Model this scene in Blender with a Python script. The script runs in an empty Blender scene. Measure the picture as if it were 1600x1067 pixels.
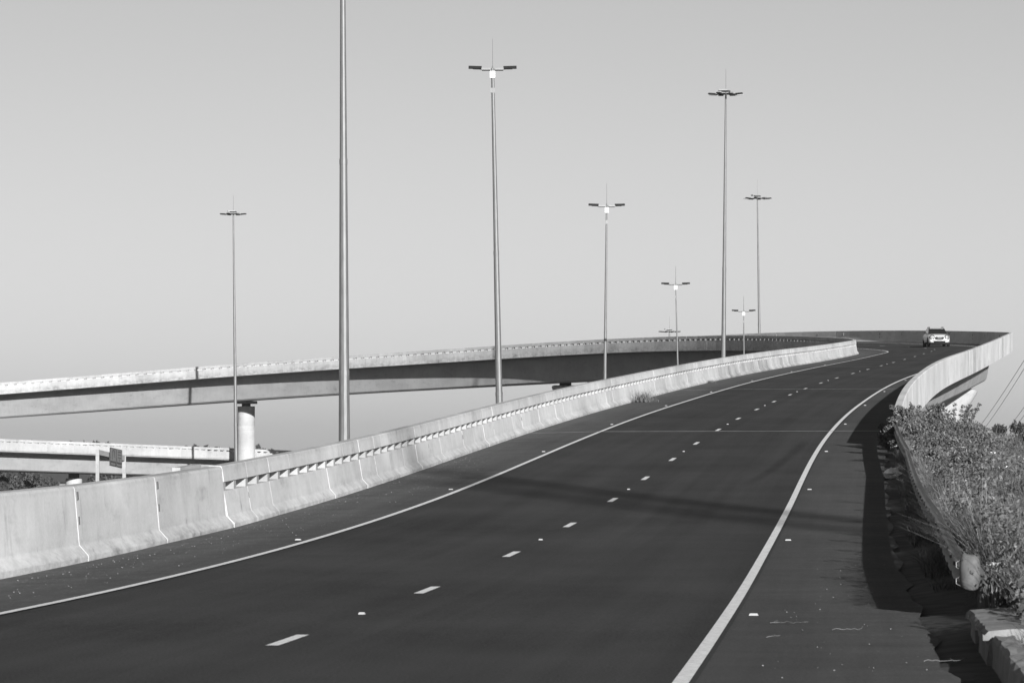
import bpy, math, random
import numpy as np
from mathutils import Matrix, Vector
random.seed(7); rng = np.random.default_rng(7)
S = bpy.context.scene
COL = S.collection
R = math.radians

# ---------------------------------------------------------------- camera, sky, sun
EYE = 1.58
cam_d = bpy.data.cameras.new('camera'); cam = bpy.data.objects.new('camera', cam_d); COL.objects.link(cam)
cam.location = (0, 0, EYE); cam.rotation_euler = (R(90), 0, 0)
cam_d.sensor_width = 36; cam_d.lens = 146.0; cam_d.shift_y = 178.5/1600
cam_d.clip_start = 0.5; cam_d.clip_end = 20000
cam_d.dof.use_dof = True; cam_d.dof.focus_distance = 130; cam_d.dof.aperture_fstop = 13
S.camera = cam
SUN_EL = 14.0
SUN_AZ = math.degrees(math.atan2(.276, -.961))      # clockwise from +Y
w = bpy.data.worlds.new('World'); S.world = w; w.use_nodes = True
nt = w.node_tree; nt.nodes.clear()
sky = nt.nodes.new('ShaderNodeTexSky'); sky.sky_type = 'NISHITA'; sky.sun_disc = False
sky.sun_elevation = R(SUN_EL); sky.sun_rotation = R(SUN_AZ)
sky.air_density = 1.0; sky.dust_density = 0.62; sky.ozone_density = 1.0; sky.altitude = 0
sep = nt.nodes.new('ShaderNodeSeparateColor'); nt.links.new(sky.outputs[0], sep.inputs[0])
ad = nt.nodes.new('ShaderNodeMath'); ad.operation = 'MULTIPLY_ADD'; ad.inputs[1].default_value = .35
ml = nt.nodes.new('ShaderNodeMath'); ml.operation = 'MULTIPLY'; ml.inputs[1].default_value = .65
nt.links.new(sep.outputs[0], ml.inputs[0]); nt.links.new(sep.outputs[1], ad.inputs[0]); nt.links.new(ml.outputs[0], ad.inputs[2])
bg = nt.nodes.new('ShaderNodeBackground'); bg.inputs[1].default_value = 0.0505
out = nt.nodes.new('ShaderNodeOutputWorld')
nt.links.new(ad.outputs[0], bg.inputs[0]); nt.links.new(bg.outputs[0], out.inputs[0])
sd = bpy.data.lights.new('sun', 'SUN'); sd.energy = 5.0; sd.angle = R(.5); sd.color = (1, 1, 1)
sun = bpy.data.objects.new('sun', sd); COL.objects.link(sun)
sv = Vector((math.sin(R(SUN_AZ))*math.cos(R(SUN_EL)), math.cos(R(SUN_AZ))*math.cos(R(SUN_EL)), math.sin(R(SUN_EL))))
sun.rotation_euler = sv.to_track_quat('Z', 'Y').to_euler()
S.view_settings.view_transform = 'Standard'; S.view_settings.look = 'None'
S.view_settings.gamma = 1; S.view_settings.use_curve_mapping = False
S.view_settings.exposure = 0.92
S.cycles.max_bounces = 6; S.cycles.diffuse_bounces = 3; S.cycles.transparent_max_bounces = 8

# ---------------------------------------------------------------- helpers
def tag(o, label=None, cat=None, group=None, kind=None):
    if label: o['label'] = label
    if cat: o['category'] = cat
    if group: o['group'] = group
    if kind: o['kind'] = kind
    return o
def new(name, data, parent=None, loc=None, rot=None):
    o = bpy.data.objects.new(name, data); COL.objects.link(o)
    if parent is not None: o.parent = parent
    if loc is not None: o.location = loc
    if rot is not None: o.rotation_euler = rot
    return o
def thing(name, label, cat, loc=(0, 0, 0), rz=0, group=None):
    return tag(new(name, None, None, loc, (0, 0, rz)), label, cat, group)
class MB:
    def __init__(s): s.v = []; s.f = []
    def poly(s, pts, faces):
        n = len(s.v); s.v += [tuple(p) for p in pts]; s.f += [tuple(i+n for i in f) for f in faces]; return s
    def box(s, x0, x1, y0, y1, z0, z1, M=None):
        p = [Vector((x, y, z)) for z in (z0, z1) for y in (y0, y1) for x in (x0, x1)]
        if M is not None: p = [M @ q for q in p]
        return s.poly(p, [(0, 2, 3, 1), (4, 5, 7, 6), (0, 1, 5, 4), (2, 6, 7, 3), (0, 4, 6, 2), (1, 3, 7, 5)])
    def tube(s, a, b, r0, r1=None, n=8, caps=True, ph=0):
        r1 = r0 if r1 is None else r1
        a = Vector(a); b = Vector(b); d = (b-a).normalized()
        u = d.orthogonal().normalized() if abs(d.z) < .99 else Vector((1, 0, 0)); v = d.cross(u)
        P = []
        for c, r in ((a, r0), (b, r1)):
            for i in range(n):
                t = 2*math.pi*i/n+ph; P.append(c+u*(r*math.cos(t))+v*(r*math.sin(t)))
        F = [(i, (i+1) % n, n+(i+1) % n, n+i) for i in range(n)]
        if caps: F += [tuple(range(n))[::-1], tuple(range(n, 2*n))]
        return s.poly(P, F)
    def lathe(s, prof, n=20, c=(0, 0, 0)):
        P = [(c[0]+r*math.cos(2*math.pi*i/n), c[1]+r*math.sin(2*math.pi*i/n), c[2]+z) for r, z in prof for i in range(n)]
        F = [(k*n+i, k*n+(i+1) % n, (k+1)*n+(i+1) % n, (k+1)*n+i) for k in range(len(prof)-1) for i in range(n)]
        F += [tuple(range(n))[::-1], tuple((len(prof)-1)*n+i for i in range(n))]
        return s.poly(P, F)
    def extr(s, prof, x0, x1, nx=1):
        """closed profile [(y,z)] extruded along x"""
        n = len(prof); P = [(x0+(x1-x0)*k/nx, y, z) for k in range(nx+1) for y, z in prof]
        F = [(k*n+i, (k+1)*n+i, (k+1)*n+(i+1) % n, k*n+(i+1) % n) for k in range(nx) for i in range(n)]
        F += [tuple(range(n)), tuple(nx*n+i for i in range(n))[::-1]]
        return s.poly(P, F)
    def mesh(s, name, mats, smooth=False):
        m = bpy.data.meshes.new(name); m.from_pydata(s.v, [], s.f)
        for q in (mats if isinstance(mats, (list, tuple)) else [mats]): m.materials.append(q)
        import bmesh
        b = bmesh.new(); b.from_mesh(m); bmesh.ops.recalc_face_normals(b, faces=b.faces); b.to_mesh(m); b.free()
        if smooth:
            for p in m.polygons: p.use_smooth = True
            try: m.set_sharp_from_angle(angle=R(35))
            except Exception: pass
        return m
    def build(s, name, mats, parent=None, smooth=False, loc=None, rot=None):
        return new(name, s.mesh(name, mats, smooth), parent, loc, rot)
def bevel(o, wd=.01, seg=1):
    b = o.modifiers.new('bevel', 'BEVEL'); b.width = wd; b.segments = seg; b.limit_method = 'ANGLE'; return o
VPB = 4      # vertices per leaf or blade that share one tint
def np_mesh(name, V, F, mat, k):
    """V (n,3), F (m,k)"""
    m = bpy.data.meshes.new(name); V = np.asarray(V, np.float32); F = np.asarray(F, np.int32)
    m.vertices.add(len(V)); m.vertices.foreach_set('co', V.ravel())
    m.loops.add(F.size); m.loops.foreach_set('vertex_index', F.ravel())
    m.polygons.add(len(F)); m.polygons.foreach_set('loop_start', np.arange(0, F.size, k, dtype=np.int32))
    m.materials.append(mat); m.update(calc_edges=True)
    nv = VPB if VPB else 4; t_ = rng.random(len(V)//nv+1)**1.3; a = m.attributes.new('tint', 'FLOAT', 'POINT'); a.data.foreach_set('value', np.repeat(t_, nv)[:len(V)].astype(np.float32)); return m

# ---------------------------------------------------------------- materials
class N:
    def __init__(s, name, rough=.85, spec=.25):
        s.m = bpy.data.materials.new(name); s.m.use_nodes = True; s.t = s.m.node_tree; s.b = s.t.nodes['Principled BSDF']
        s.b.inputs['Roughness'].default_value = rough; s.b.inputs['Specular IOR Level'].default_value = spec
    def n(s, typ, **k):
        x = s.t.nodes.new(typ)
        for a, v in k.items(): setattr(x, a, v)
        return x
    def l(s, a, b): s.t.links.new(a, b)
    def pos(s, scale=(1, 1, 1), src='world'):
        if src == 'world': o = s.n('ShaderNodeNewGeometry').outputs['Position']
        elif src == 'uv': o = s.n('ShaderNodeTexCoord').outputs['UV']
        else: o = s.n('ShaderNodeTexCoord').outputs['Object']
        mp = s.n('ShaderNodeMapping'); mp.inputs['Scale'].default_value = scale; s.l(o, mp.inputs[0]); return mp.outputs[0]
    def noise(s, vec, scale=1, detail=4, rough=.55, dist=0):
        x = s.n('ShaderNodeTexNoise'); x.inputs['Scale'].default_value = scale; x.inputs['Detail'].default_value = detail
        x.inputs['Roughness'].default_value = rough; x.inputs['Distortion'].default_value = dist; s.l(vec, x.inputs['Vector']); return x.outputs[0]
    def rng(s, v, a, b, c, d, smooth=False):
        x = s.n('ShaderNodeMapRange'); x.interpolation_type = 'SMOOTHSTEP' if smooth else 'LINEAR'
        for i, q in enumerate((a, b, c, d)): x.inputs[i+1].default_value = q
        s.l(v, x.inputs[0]); return x.outputs[0]
    def math(s, op, a, b=None, c=None):
        x = s.n('ShaderNodeMath', operation=op)
        for i, q in enumerate((a, b, c)):
            if q is None: continue
            if isinstance(q, (int, float)): x.inputs[i].default_value = q
            else: s.l(q, x.inputs[i])
        return x.outputs[0]
    def gray(s, v):
        """v: float socket -> base colour"""
        s.l(v, s.b.inputs['Base Color']); return s
    def bump(s, v, strength=.3, dist=.01):
        x = s.n('ShaderNodeBump'); x.inputs['Strength'].default_value = strength; x.inputs['Distance'].default_value = dist
        s.l(v, x.inputs['Height']); s.l(x.outputs[0], s.b.inputs['Normal']); return s
def simple(name, base, rough=.6, spec=.3, metal=0, var=.15, scale=3.0, stretch=(1, 1, 1)):
    m = N(name, rough, spec); m.b.inputs['Metallic'].default_value = metal
    n = m.noise(m.pos(stretch), scale, 5)
    m.gray(m.rng(n, .3, .7, base*(1-var), base*(1+var))); return m.m
def concrete(name, base=.36, streak=.05, wavy=False, foot=False):
    m = N(name, .9, .2)
    big = m.rng(m.noise(m.pos((.25, .25, .6)), 1, 4), .3, .7, -.06, .06)
    st = m.rng(m.noise(m.pos((2.2, .7, .45)), 1.6, 6, .7, .4), .35, .75, streak, -streak)
    fine = m.noise(m.pos(), 22, 5, .65)
    f2 = m.rng(fine, .3, .7, -.035, .035)
    blot = m.rng(m.noise(m.pos((1, .5, 1.6)), 1.3, 6, .7), .55, .8, 0, -.17)
    oi = m.n('ShaderNodeObjectInfo').outputs['Random']; o2 = m.rng(oi, 0, 1, -.035, .035)
    t = m.math('ADD', big, st); t = m.math('ADD', t, f2); t = m.math('ADD', t, blot); t = m.math('ADD', t, o2)
    if foot:
        so = m.n('ShaderNodeSeparateXYZ'); m.l(m.n('ShaderNodeTexCoord').outputs['Object'], so.inputs[0])
        ft = m.math('MULTIPLY', m.rng(so.outputs[2], .0, .34, 1, 0), m.rng(m.noise(m.pos((.7, .7, 2.0)), 2.2, 6, .75), .42, .62, 0, 1))
        tp = m.math('MULTIPLY', m.rng(so.outputs[2], .95, 1.06, 0, 1), m.rng(m.noise(m.pos((1.5, 1.5, 1)), 3, 5, .7), .4, .65, .2, 1))
        rn = m.rng(m.noise(m.pos((5.5, 2.2, .16)), 1.5, 4, .6), .60, .74, 0, -.13)
        t = m.math('ADD', m.math('MULTIPLY_ADD', ft, -.16, m.math('MULTIPLY_ADD', tp, -.10, t)), rn)
    v = m.math('MULTIPLY_ADD', t, base*2.2, base)
    if wavy:
        wv = m.n('ShaderNodeTexWave'); wv.wave_type = 'BANDS'; wv.bands_direction = 'X'; wv.inputs['Scale'].default_value = .45
        wv.inputs['Distortion'].default_value = 3.5; wv.inputs['Detail'].default_value = 3; wv.inputs['Detail Scale'].default_value = .6
        m.l(m.pos((1.6, .5, .22), 'obj'), wv.inputs[0])
        ms = m.rng(m.noise(m.pos((.5, .5, .3)), 1.0, 3), .42, .6, 0, 1)
        d = m.math('MULTIPLY', m.rng(wv.outputs['Fac'], .1, .75, 1, 0), ms)
        v = m.math('MULTIPLY', v, m.rng(d, 0, 1, 1, .35))
    m.gray(v); m.bump(fine, .25, .01); return m.m
C_BARR = concrete('barrier_concrete', .43, .05, False, True); C_POST = concrete('dimmed_post_concrete', .28)  # posts: same concrete, colour darkened to tone down their sunlit faces
C_WAVY = concrete('wavy_marked_barrier_concrete', .43, .06, True, True)  # barrier concrete with wavy dark bands, for one stretch of panels
C_OUT = concrete('pale_parapet_concrete', .5, .018)
C_OUTST = concrete('drip_stained_parapet_concrete', .5, .03, True)
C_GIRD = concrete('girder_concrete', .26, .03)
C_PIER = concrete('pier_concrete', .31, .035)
C_LOW = concrete('white_viaduct_concrete', .36, .04)
C_KERB = concrete('kerb_concrete', .155, .2)
GALV = simple('galvanised_steel', .12, .5, .5, .3, .18, 2.5, (4, 4, .5))
GALVD = simple('weathered_rail_steel', .22, .6, .4, .3, .2, 3)
DARKM = simple('dark_lamp_housing', .014, .8, .1)
WHITEM = simple('white_box_paint', .78, .45, .4, 0, .05)
PAINT = N('road_marking_paint', .75, .3)
PAINT.gray(PAINT.rng(PAINT.noise(PAINT.pos(), 12, 7, .75), .28, .6, .36, .76)); PAINT = PAINT.m
JOINTM = simple('joint_seal_grey', .3, .8, .2, 0, .3, 4)
# asphalt: u = metres right of the lane line, v = metres along the road
A = N('asphalt', .95, .05)
uv = A.n('ShaderNodeTexCoord').outputs['UV']; sx = A.n('ShaderNodeSeparateXYZ'); A.l(uv, sx.inputs[0]); U, V_ = sx.outputs[0], sx.outputs[1]
fine = A.noise(A.pos(), 38, 4, .7)
lane = A.rng(A.noise(A.pos((2.2, .018, 1), 'uv'), 1, 4), .3, .7, -.006, .006)
pat = A.rng(A.noise(A.pos((.22, .12, .1)), 1, 5, .6), .32, .68, -.009, .009)
base = A.math('ADD', A.math('ADD', A.rng(fine, .32, .68, .024, .066), lane), pat)
dn = A.math('MULTIPLY_ADD', A.noise(A.pos((1.3, .05, 1), 'uv'), 1.4, 6, .75), .4, A.math('MULTIPLY', A.noise(A.pos((.5, .9, 1)), 1.1, 7, .72), .6))
dl = A.math('MULTIPLY', A.rng(U, -5.9, -3.6, 1.15, .6), A.math('LESS_THAN', U, -3.62)); dr = A.rng(U, 3.7, 5.5, .35, .75)
dust = A.math('MULTIPLY', A.math('ADD', dl, A.math('MULTIPLY', dr, A.math('GREATER_THAN', U, 3.7))), A.rng(dn, .3, .7, .25, 1.0))
dust = A.math('MAXIMUM', dust, 0)
v = A.math('MULTIPLY_ADD', dust, .075, base)
speck = A.rng(A.noise(A.pos(), 15, 3, .6), .62, .68, 0, 1)
v = A.math('MULTIPLY_ADD', A.math('MULTIPLY', speck, A.math('MULTIPLY', dust, dust)), .26, v)
skc = A.math('MULTIPLY_ADD', A.math('POWER', A.math('ABSOLUTE', A.math('SUBTRACT', V_, 122)), 2.0), -.0007, 3.05)
sk = A.math('MULTIPLY', A.rng(A.math('ABSOLUTE', A.math('SUBTRACT', U, skc)), .03, .22, 1, 0, True),
            A.math('MULTIPLY', A.rng(V_, 90, 97, 0, 1, True), A.rng(V_, 117, 125, 1, 0, True)))
wt = A.math('COSINE', A.math('MULTIPLY', U, 2*math.pi/1.8))            # faint wheel tracks, two to a lane
wt = A.math('MULTIPLY', wt, A.rng(A.noise(A.pos((.3, .02, 1), 'uv'), 1, 3), .35, .65, .0, .09))
v = A.math('MULTIPLY', v, A.math('SUBTRACT', 1, A.math('MULTIPLY', wt, A.math('LESS_THAN', A.math('ABSOLUTE', U), 3.5))))
v = A.math('MULTIPLY', v, A.rng(sk, 0, 1, 1, .72))
A.gray(v); A.bump(fine, .3, .006); ASPH = A.m
GUT = simple('gutter_dirt', .055, .95, .1, 0, .45, 7)
SOIL = simple('bank_soil', .06, .95, .1, 0, .4, 2.5)
GRND = simple('far_ground', .055, .95, .1, 0, .35, .02)
def leafm(name, lo, hi, sc=6.0):
    m = N(name, .75, .2); n = m.noise(m.pos(), sc, 4, .7)
    at_ = m.n('ShaderNodeAttribute'); at_.attribute_name = 'tint'
    m.gray(m.math('MULTIPLY', m.rng(n, .28, .72, lo, hi), m.rng(at_.outputs['Fac'], 0, 1, .45, 1.6))); return m.m
GRASS = leafm('dry_grass', .03, .175, 3)
WEED = leafm('weed_leaf', .035, .13, 4)
LEAFS = leafm('shrub_leaf', .035, .135, 5)
LEAFT = leafm('tree_leaf', .025, .06, .6)
BARK = simple('bark', .08, .9, .1)
TWIG = simple('dry_twig', .14, .9, .1)

# ---------------------------------------------------------------- alignment of the ramp
XZ = [(-1.914, 35.5), (-.97, 47.46), (-.02, 59.42), (.99, 71.38), (2.02, 83.34), (3.05, 95.29), (4.13, 107.25), (5.27, 119.19),
      (6.5, 131.13), (7.78, 143.06), (9.12, 154.98), (10.52, 166.9), (11.96, 178.81), (13.45, 190.72), (15.04, 202.62), (16.76, 214.49),
      (18.57, 226.35), (20.41, 238.21), (22.25, 250.07), (24.06, 261.94), (25.88, 273.8), (27.72, 285.65), (29.52, 297.51), (31.25, 309.39)]
ZE = [-1.58, -1.565, -1.43, -1.21, -.905, -.53, -.1, .35, .82, 1.28, 1.73, 2.17, 2.62, 3.08, 3.54, 4.02, 4.48, 4.95, 5.42, 5.88, 6.34, 6.82, 7.31, 7.79]
s0 = 36.
pts = [(XZ[0][0]-.0792*12*k, XZ[0][1]-11.96*k) for k in range(12, 0, -1)] + XZ
zs = [-1.58]*12 + ZE
CC = (-152.8, 335.); RC = 186.
a0 = math.atan2(309.39-CC[1], 31.25-CC[0])
n_arc = 27
for k in range(1, n_arc+1):
    a = a0+12*k/RC; pts.append((CC[0]+RC*math.cos(a), CC[1]+RC*math.sin(a)))
zs += [8.22, 8.62, 9.03, 9.45, 9.87, 10.22, 10.52, 10.74, 10.84, 10.82, 10.68, 10.48, 10.25, 9.97, 9.6, 9.08, 8.52, 7.92, 7.3, 6.68, 6.06, 5.44, 4.82, 4.2, 3.6, 3.0, 2.4]
PT = np.array(pts); SS = s0-144+12*np.arange(len(PT)); ZT = np.array(zs)+EYE
# light smoothing of plan and profile
for _ in range(2):
    q = PT.copy(); q[1:35] = (PT[:34]+2*PT[1:35]+PT[2:36])/4; PT[1:35] = .5*q[1:35]+.5*PT[1:35]
q = ZT.copy(); q[1:-1] = (ZT[:-2]+2*ZT[1:-1]+ZT[2:])/4; ZT = q
def cr(T, s):
    f = (s-SS[0])/12; i = int(min(max(math.floor(f), 1), len(T)-3)); t = f-i
    p0, p1, p2, p3 = T[i-1], T[i], T[i+1], T[i+2]
    return .5*(2*p1+(p2-p0)*t+(2*p0-5*p1+4*p2-p3)*t*t+(3*p1-p0-3*p2+p3)*t**3)
def bank(s):
    t = min(max((s-225)/100, 0), 1); return .044*t*t*(3-2*t)
def heading(s):
    d = cr(PT, s+.5)-cr(PT, s-.5); return d/np.linalg.norm(d)
def P(s, off, h=0.):
    """point at station s, off metres to the right of the lane line, h above the road surface"""
    c = cr(PT, s); d = heading(s)
    return Vector((c[0]+d[1]*off, c[1]-d[0]*off, float(cr(ZT, s))+bank(s)*off-min(max(-3.6-off, 0), 2.7)*(.02+.015*min(max((78-s)/15, 0), 1))+h))
def frame(s, L, off, h=0.):
    """matrix: x along the road from station s to s+L, y to the LEFT"""
    a = P(s, off, h); b = P(s+L, off, h); x = (b-a).normalized(); y = Vector((0, 0, 1)).cross(x).normalized(); z = x.cross(y)
    M = Matrix((x, y, z)).transposed().to_4x4(); M.translation = a; return M, (b-a).length

def strip(name, offs, s0_, s1_, ds, mat, parent=None, hs=None, kind=None):
    """longitudinal sheet; offs list of offsets, hs heights"""
    ns = int(round((s1_-s0_)/ds)); V = []; F = []; UV = []
    hs = hs or [0]*len(offs); n = len(offs)
    for k in range(ns+1):
        s = s0_+(s1_-s0_)*k/ns
        for o, h in zip(offs, hs):
            oo = o(s) if callable(o) else o; hh = h(s) if callable(h) else h
            V.append(P(s, oo, hh)); UV.append((oo, s))
    for k in range(ns):
        for i in range(n-1): a = k*n+i; F.append((a, a+1, a+n+1, a+n))
    m = bpy.data.meshes.new(name); m.from_pydata(V, [], F); m.materials.append(mat)
    u = m.uv_layers.new(name='UVMap')
    for lp in m.loops: u.data[lp.index].uv = UV[lp.vertex_index]
    for p in m.polygons: p.use_smooth = True
    o = new(name, m, parent)
    if kind: o['kind'] = kind
    return o

S_BR = 118.          # bridge begins
S_END = 612.
edge_r = lambda s: 5.5+.05*math.sin(s*.9)+.03*math.sin(s*2.3) if s < 112 else 5.5
road = strip('road', [-6.0, -4.5, -3, -1.5, 0, 1.5, 3, 4.5, edge_r], -40, S_END, 1.5, ASPH, kind='structure')
GZ = EYE-8.0
# ground sheet
g = MB(); n = 40; 
gp = []; gf = []
xs = np.linspace(-5000, 5000, 41); ys = np.linspace(-1200, 9000, 41)
for yy in ys:
    for xx in xs: gp.append((xx, yy, GZ-.0+ (0 if abs(xx) < 300 and yy < 900 else 1.2*math.sin(xx*.003)*math.sin(yy*.002))))
for j in range(40):
    for i in range(40): a = j*41+i; gf.append((a, a+1, a+42, a+41))
tag(g.poly(gp, gf).build('ground', GRND), kind='structure')
# embankment under the near road: left slope, top, right bank
def bank_h(s, o):
    base = {6.05: .05, 6.4: .22, 7.4: .33, 9.5: .25, 12.: -.5}[o]
    near = min(max((s-36)/8, 0), 1)
    far = min(max((s-78)/32, 0), 1)
    return base*(.45+.55*near) - (o-6)*.26*far + .05*math.sin(s*.55+o)
emb = strip('embankment', [-26, -8, -6.6, -6.0, 0, 5.3, 6.05, 6.4, 7.4, 9.5, 12., 30], -40, 121, 3, SOIL,
      hs=[lambda s: GZ-float(cr(ZT, s))-.3, -.9, -.1, -.05, -.06, -.06, lambda s: bank_h(s, 6.05), lambda s: bank_h(s, 6.4), lambda s: bank_h(s, 7.4), lambda s: bank_h(s, 9.5), lambda s: bank_h(s, 12.), lambda s: GZ-float(cr(ZT, s))-.3], kind='structure')
gut = strip('gutter', [5.35, 5.62, 5.95, 6.12], -40, 119, 1.5, GUT, hs=[-.035, -.05, -.01, .07], kind='structure')

# painted markings, joints: parts of the road
for off, nm, s1_ in ((-3.6, 'edge_line', S_END), (3.6, 'edge_line', S_END)):
    strip(nm, [off-.058, off+.058], -38, s1_, 1.5, PAINT, road, [.006, .006])
for k in range(-3, 48):
    s = s0+12*k
    if s+1 > S_END: break
    strip('lane_dash', [-.055, .055], s-1, s+1, 1, PAINT, road, [.006, .006])
# expansion joints (nearly square to the view)
def joint(s, sk):
    V = []; of = [-5.85, -5.2, -4.4, -3.7, -3.5, -2.4, -1.2, 0, 1.2, 2.4, 3.6, 4.6, 5.45]; n = len(of)
    for e in (-.14, .14):
        for o in of: V.append(P(s+sk*o/5.5+e, o, .008))
    MB().poly(V, [(q, q+1, n+q+1, n+q) for q in range(n-1)]).build('expansion_joint', JOINTM, road)
joint(130.5, .35); joint(191, .2)
# raised studs
st = MB(); st.poly([(-.06, -.05, 0), (.06, -.05, 0), (.06, .05, 0), (-.06, .05, 0), (-.045, -.02, .02), (.045, -.02, .02), (.045, .02, .02), (-.045, .02, .02)],
    [(0, 1, 5, 4), (1, 2, 6, 5), (2, 3, 7, 6), (3, 0, 4, 7), (4, 5, 6, 7)])
stm = st.mesh('road_stud', simple('stud_plastic', .4, .6, .3))
ORD = ['nearest', 'second nearest', 'third nearest', 'fourth nearest', 'fifth nearest', 'sixth nearest', 'seventh nearest', 'eighth nearest', 'ninth nearest', 'farthest']
def studs(off, n, label, group, sc=1.):
    for k in range(n):
        s = 41.5+24*k; h = heading(s); o = tag(new('road_stud', stm, None, P(s, off, .004), (0, 0, -math.atan2(h[0], h[1]))), '%s %s' % (ORD[k] if k < n-1 else 'farthest', label), 'road stud', group); o.scale = (sc, 1, 1)
studs(0, 10, 'small white stud on the dashed lane line between two dashes', 'studs on the lane line', .55)
studs(-3.82, 10, 'small white reflective stud beside the left edge line', 'studs along the left edge line', .8)
studs(3.86, 10, 'small white reflective stud beside the right edge line', 'studs along the right edge line', .8)

# ---------------------------------------------------------------- left barrier with slots
SEG = 2.74; HB = 1.07
fshape = [(0, -.02), (0, .07), (.12, .2), (.19, .63), (.45, .63), (.47, -.32), (.02, -.32)]
wall_m = MB().extr(fshape, .006, SEG-.006).mesh('wall_panel', C_BARR); wall_ms = MB().extr(fshape, .006, SEG-.006).mesh('wall_panel', C_WAVY)
cop_m = MB().extr([(.175, .79), (.215, 1.05), (.235, HB), (.44, HB), (.46, 1.05), (.46, .79)], .006, SEG-.006).mesh('coping_beam', C_BARR)
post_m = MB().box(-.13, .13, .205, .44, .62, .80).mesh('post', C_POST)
SL0 = 72.2
lb = thing('concrete_barrier', 'long pale concrete barrier with a row of slots along the left road edge', 'barrier', tuple(P(SL0, -5.85)))
bpy.context.view_layer.update()
def put(name, mesh, root, M, inv=None):
    o = new(name, mesh, root); o.matrix_basis = root.matrix_basis.inverted() @ M; return o
root_m = {}
npost = 0; extra_posts = []
s = SL0; k = 0
while s < S_END-SEG:
    M, L = frame(s, SEG, -5.85)
    j = random.uniform(-.006, .006)*(1 if s < 300 else .4)-.004; yw = random.uniform(-.0005, .002) if s < 260 else 0
    M2 = M @ Matrix.Translation((0, j, 0)) @ Matrix.Rotation(yw, 4, 'Z') @ Matrix.Diagonal((L/SEG, 1, 1, 1))
    put('wall_panel', wall_ms if 212 < s < 262 else wall_m, lb, M2)
    put('coping_beam', cop_m, lb, M @ Matrix.Translation((0, random.uniform(-.004, .004), 0)) @ Matrix.Rotation(yw*.8, 4, 'Z') @ Matrix.Diagonal((L/SEG, 1, 1, 1)))
    for q in (0, SEG/2):
        Mp = M2 @ Matrix.Translation((q+(.15 if k == 0 and q == 0 else 0), 0, 0))
        if npost < 290: put('post', post_m, lb, Mp)
        else: extra_posts.append(Mp)
        npost += 1
    s += SEG; k += 1
m = MB()
for Mp in extra_posts: m.box(-.15, .15, .205, .445, .62, .81, lb.matrix_basis.inverted() @ Mp)
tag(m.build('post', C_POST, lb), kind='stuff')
# rusty dowel marks at some joints of the slotted barrier
RUST = simple('rusty_bracket', .09, .8, .2, .2, .3, 8)
mk = MB().box(-.012, .012, -.01, .01, -.06, .05).mesh('bracket', RUST)
for q in (1, 3, 5, 7, 8, 10, 12, 15, 18, 21):
    M, L = frame(SL0+SEG*q+.02, SEG, -5.85); put('bracket', mk, lb, M @ Matrix.Translation((-.02, .165+(.0), .42+random.uniform(-.03, .1))) @ Matrix.Rotation(R(-12), 4, 'X'))
# solid near barrier
sb = thing('solid_concrete_barrier', 'solid concrete barrier without slots, dark plates at its joints, at the lower left', 'barrier', tuple(P(30, -5.9)))
def sol_prof(h): return [(0, -.02), (0, .06), (.135, .21), (.205, h-.03), (.235, h), (.50, h), (.52, h-.03), (.56, -.4), (.02, -.4)]
LS = 6.1; s = SL0-LS-.015; kk = 0
off_s = lambda s: -5.85-.022*(SL0-s)
while s > -30:
    a = P(s, off_s(s)); b = P(s+LS, off_s(s+LS)); x = (b-a).normalized(); y = Vector((0, 0, 1)).cross(x).normalized(); z = x.cross(y)
    M = Matrix((x, y, z)).transposed().to_4x4(); M.translation = a+y*random.uniform(-.003, .003); M = M @ Matrix.Rotation(.0009, 4, 'Z')
    h = 1.055+.004*kk
    pn = MB().extr(sol_prof(h), .004, LS-.004).mesh('wall_panel', C_BARR); o = put('wall_panel', pn, sb, M); bevel(o, .012)
    if kk < 4:
        for zz in (h-.14, h-.5):
            bm_ = MB().box(-.03, .03, -.014, .014, -.06, .06).mesh('joint_plate', RUST)
            put('joint_plate', bm_, sb, M @ Matrix.Translation((.12, .19+(.0 if zz > .8 else -.018), zz)) @ Matrix.Rotation(R(-4), 4, 'X'))
    s -= LS; kk += 1
# pale sleeve end of the coping on the back of the barrier
tg = MB().box(-2.2, .0, .30, .44, .99, 1.10)
M, L = frame(SL0, SEG, -5.85); put('coping_stub', tg.mesh('coping_stub', C_LOW), lb, M @ Matrix.Translation((0, .28, .0)))

# ---------------------------------------------------------------- right (outer) barrier
SR0 = 117.; SEGR = 4.0
rb = thing('outer_parapet', 'smooth solid concrete parapet curving round the outer right edge of the flyover', 'barrier', tuple(P(SR0, 5.45)))
rp = [(0, -.02), (0, .07), (-.12, .2), (-.19, .5), (-.21, 1.04), (-.23, HB), (-.43, HB), (-.45, 1.04), (-.45, -.33), (0, -.33)]
rm = MB().extr(rp, .003, SEGR-.003).mesh('wall_panel', C_OUT); rms = MB().extr(rp, .003, SEGR-.003).mesh('wall_panel', C_OUTST)
plate = MB().box(-.09, .09, -.012, .012, -.11, .11).mesh('reflector_plate', JOINTM); plated = MB().box(-.05, .05, -.012, .012, -.09, .09).mesh('reflector_plate', RUST)
s = SR0; k = 0
while s < S_END-SEGR:
    M, L = frame(s, SEGR, 5.45)
    M2 = M @ Matrix.Translation((0, random.uniform(-.003, .003), 0)) @ Matrix.Diagonal((L/SEGR, 1, 1, 1))
    put('wall_panel', rms if (232 < s < 250 or 286 < s < 292) else rm, rb, M2)
    if 290 < s < 470 and k % 2 == 0:
        put('reflector_plate', plate if k % 4 == 0 else plated, rb, M @ Matrix.Translation((.3 if k % 4 else 2.0, -.185, .75)))
        if k % 4: put('reflector_plate', plated, rb, M @ Matrix.Translation((.3, -.175, .42)))
    s += SEGR; k += 1

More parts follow.
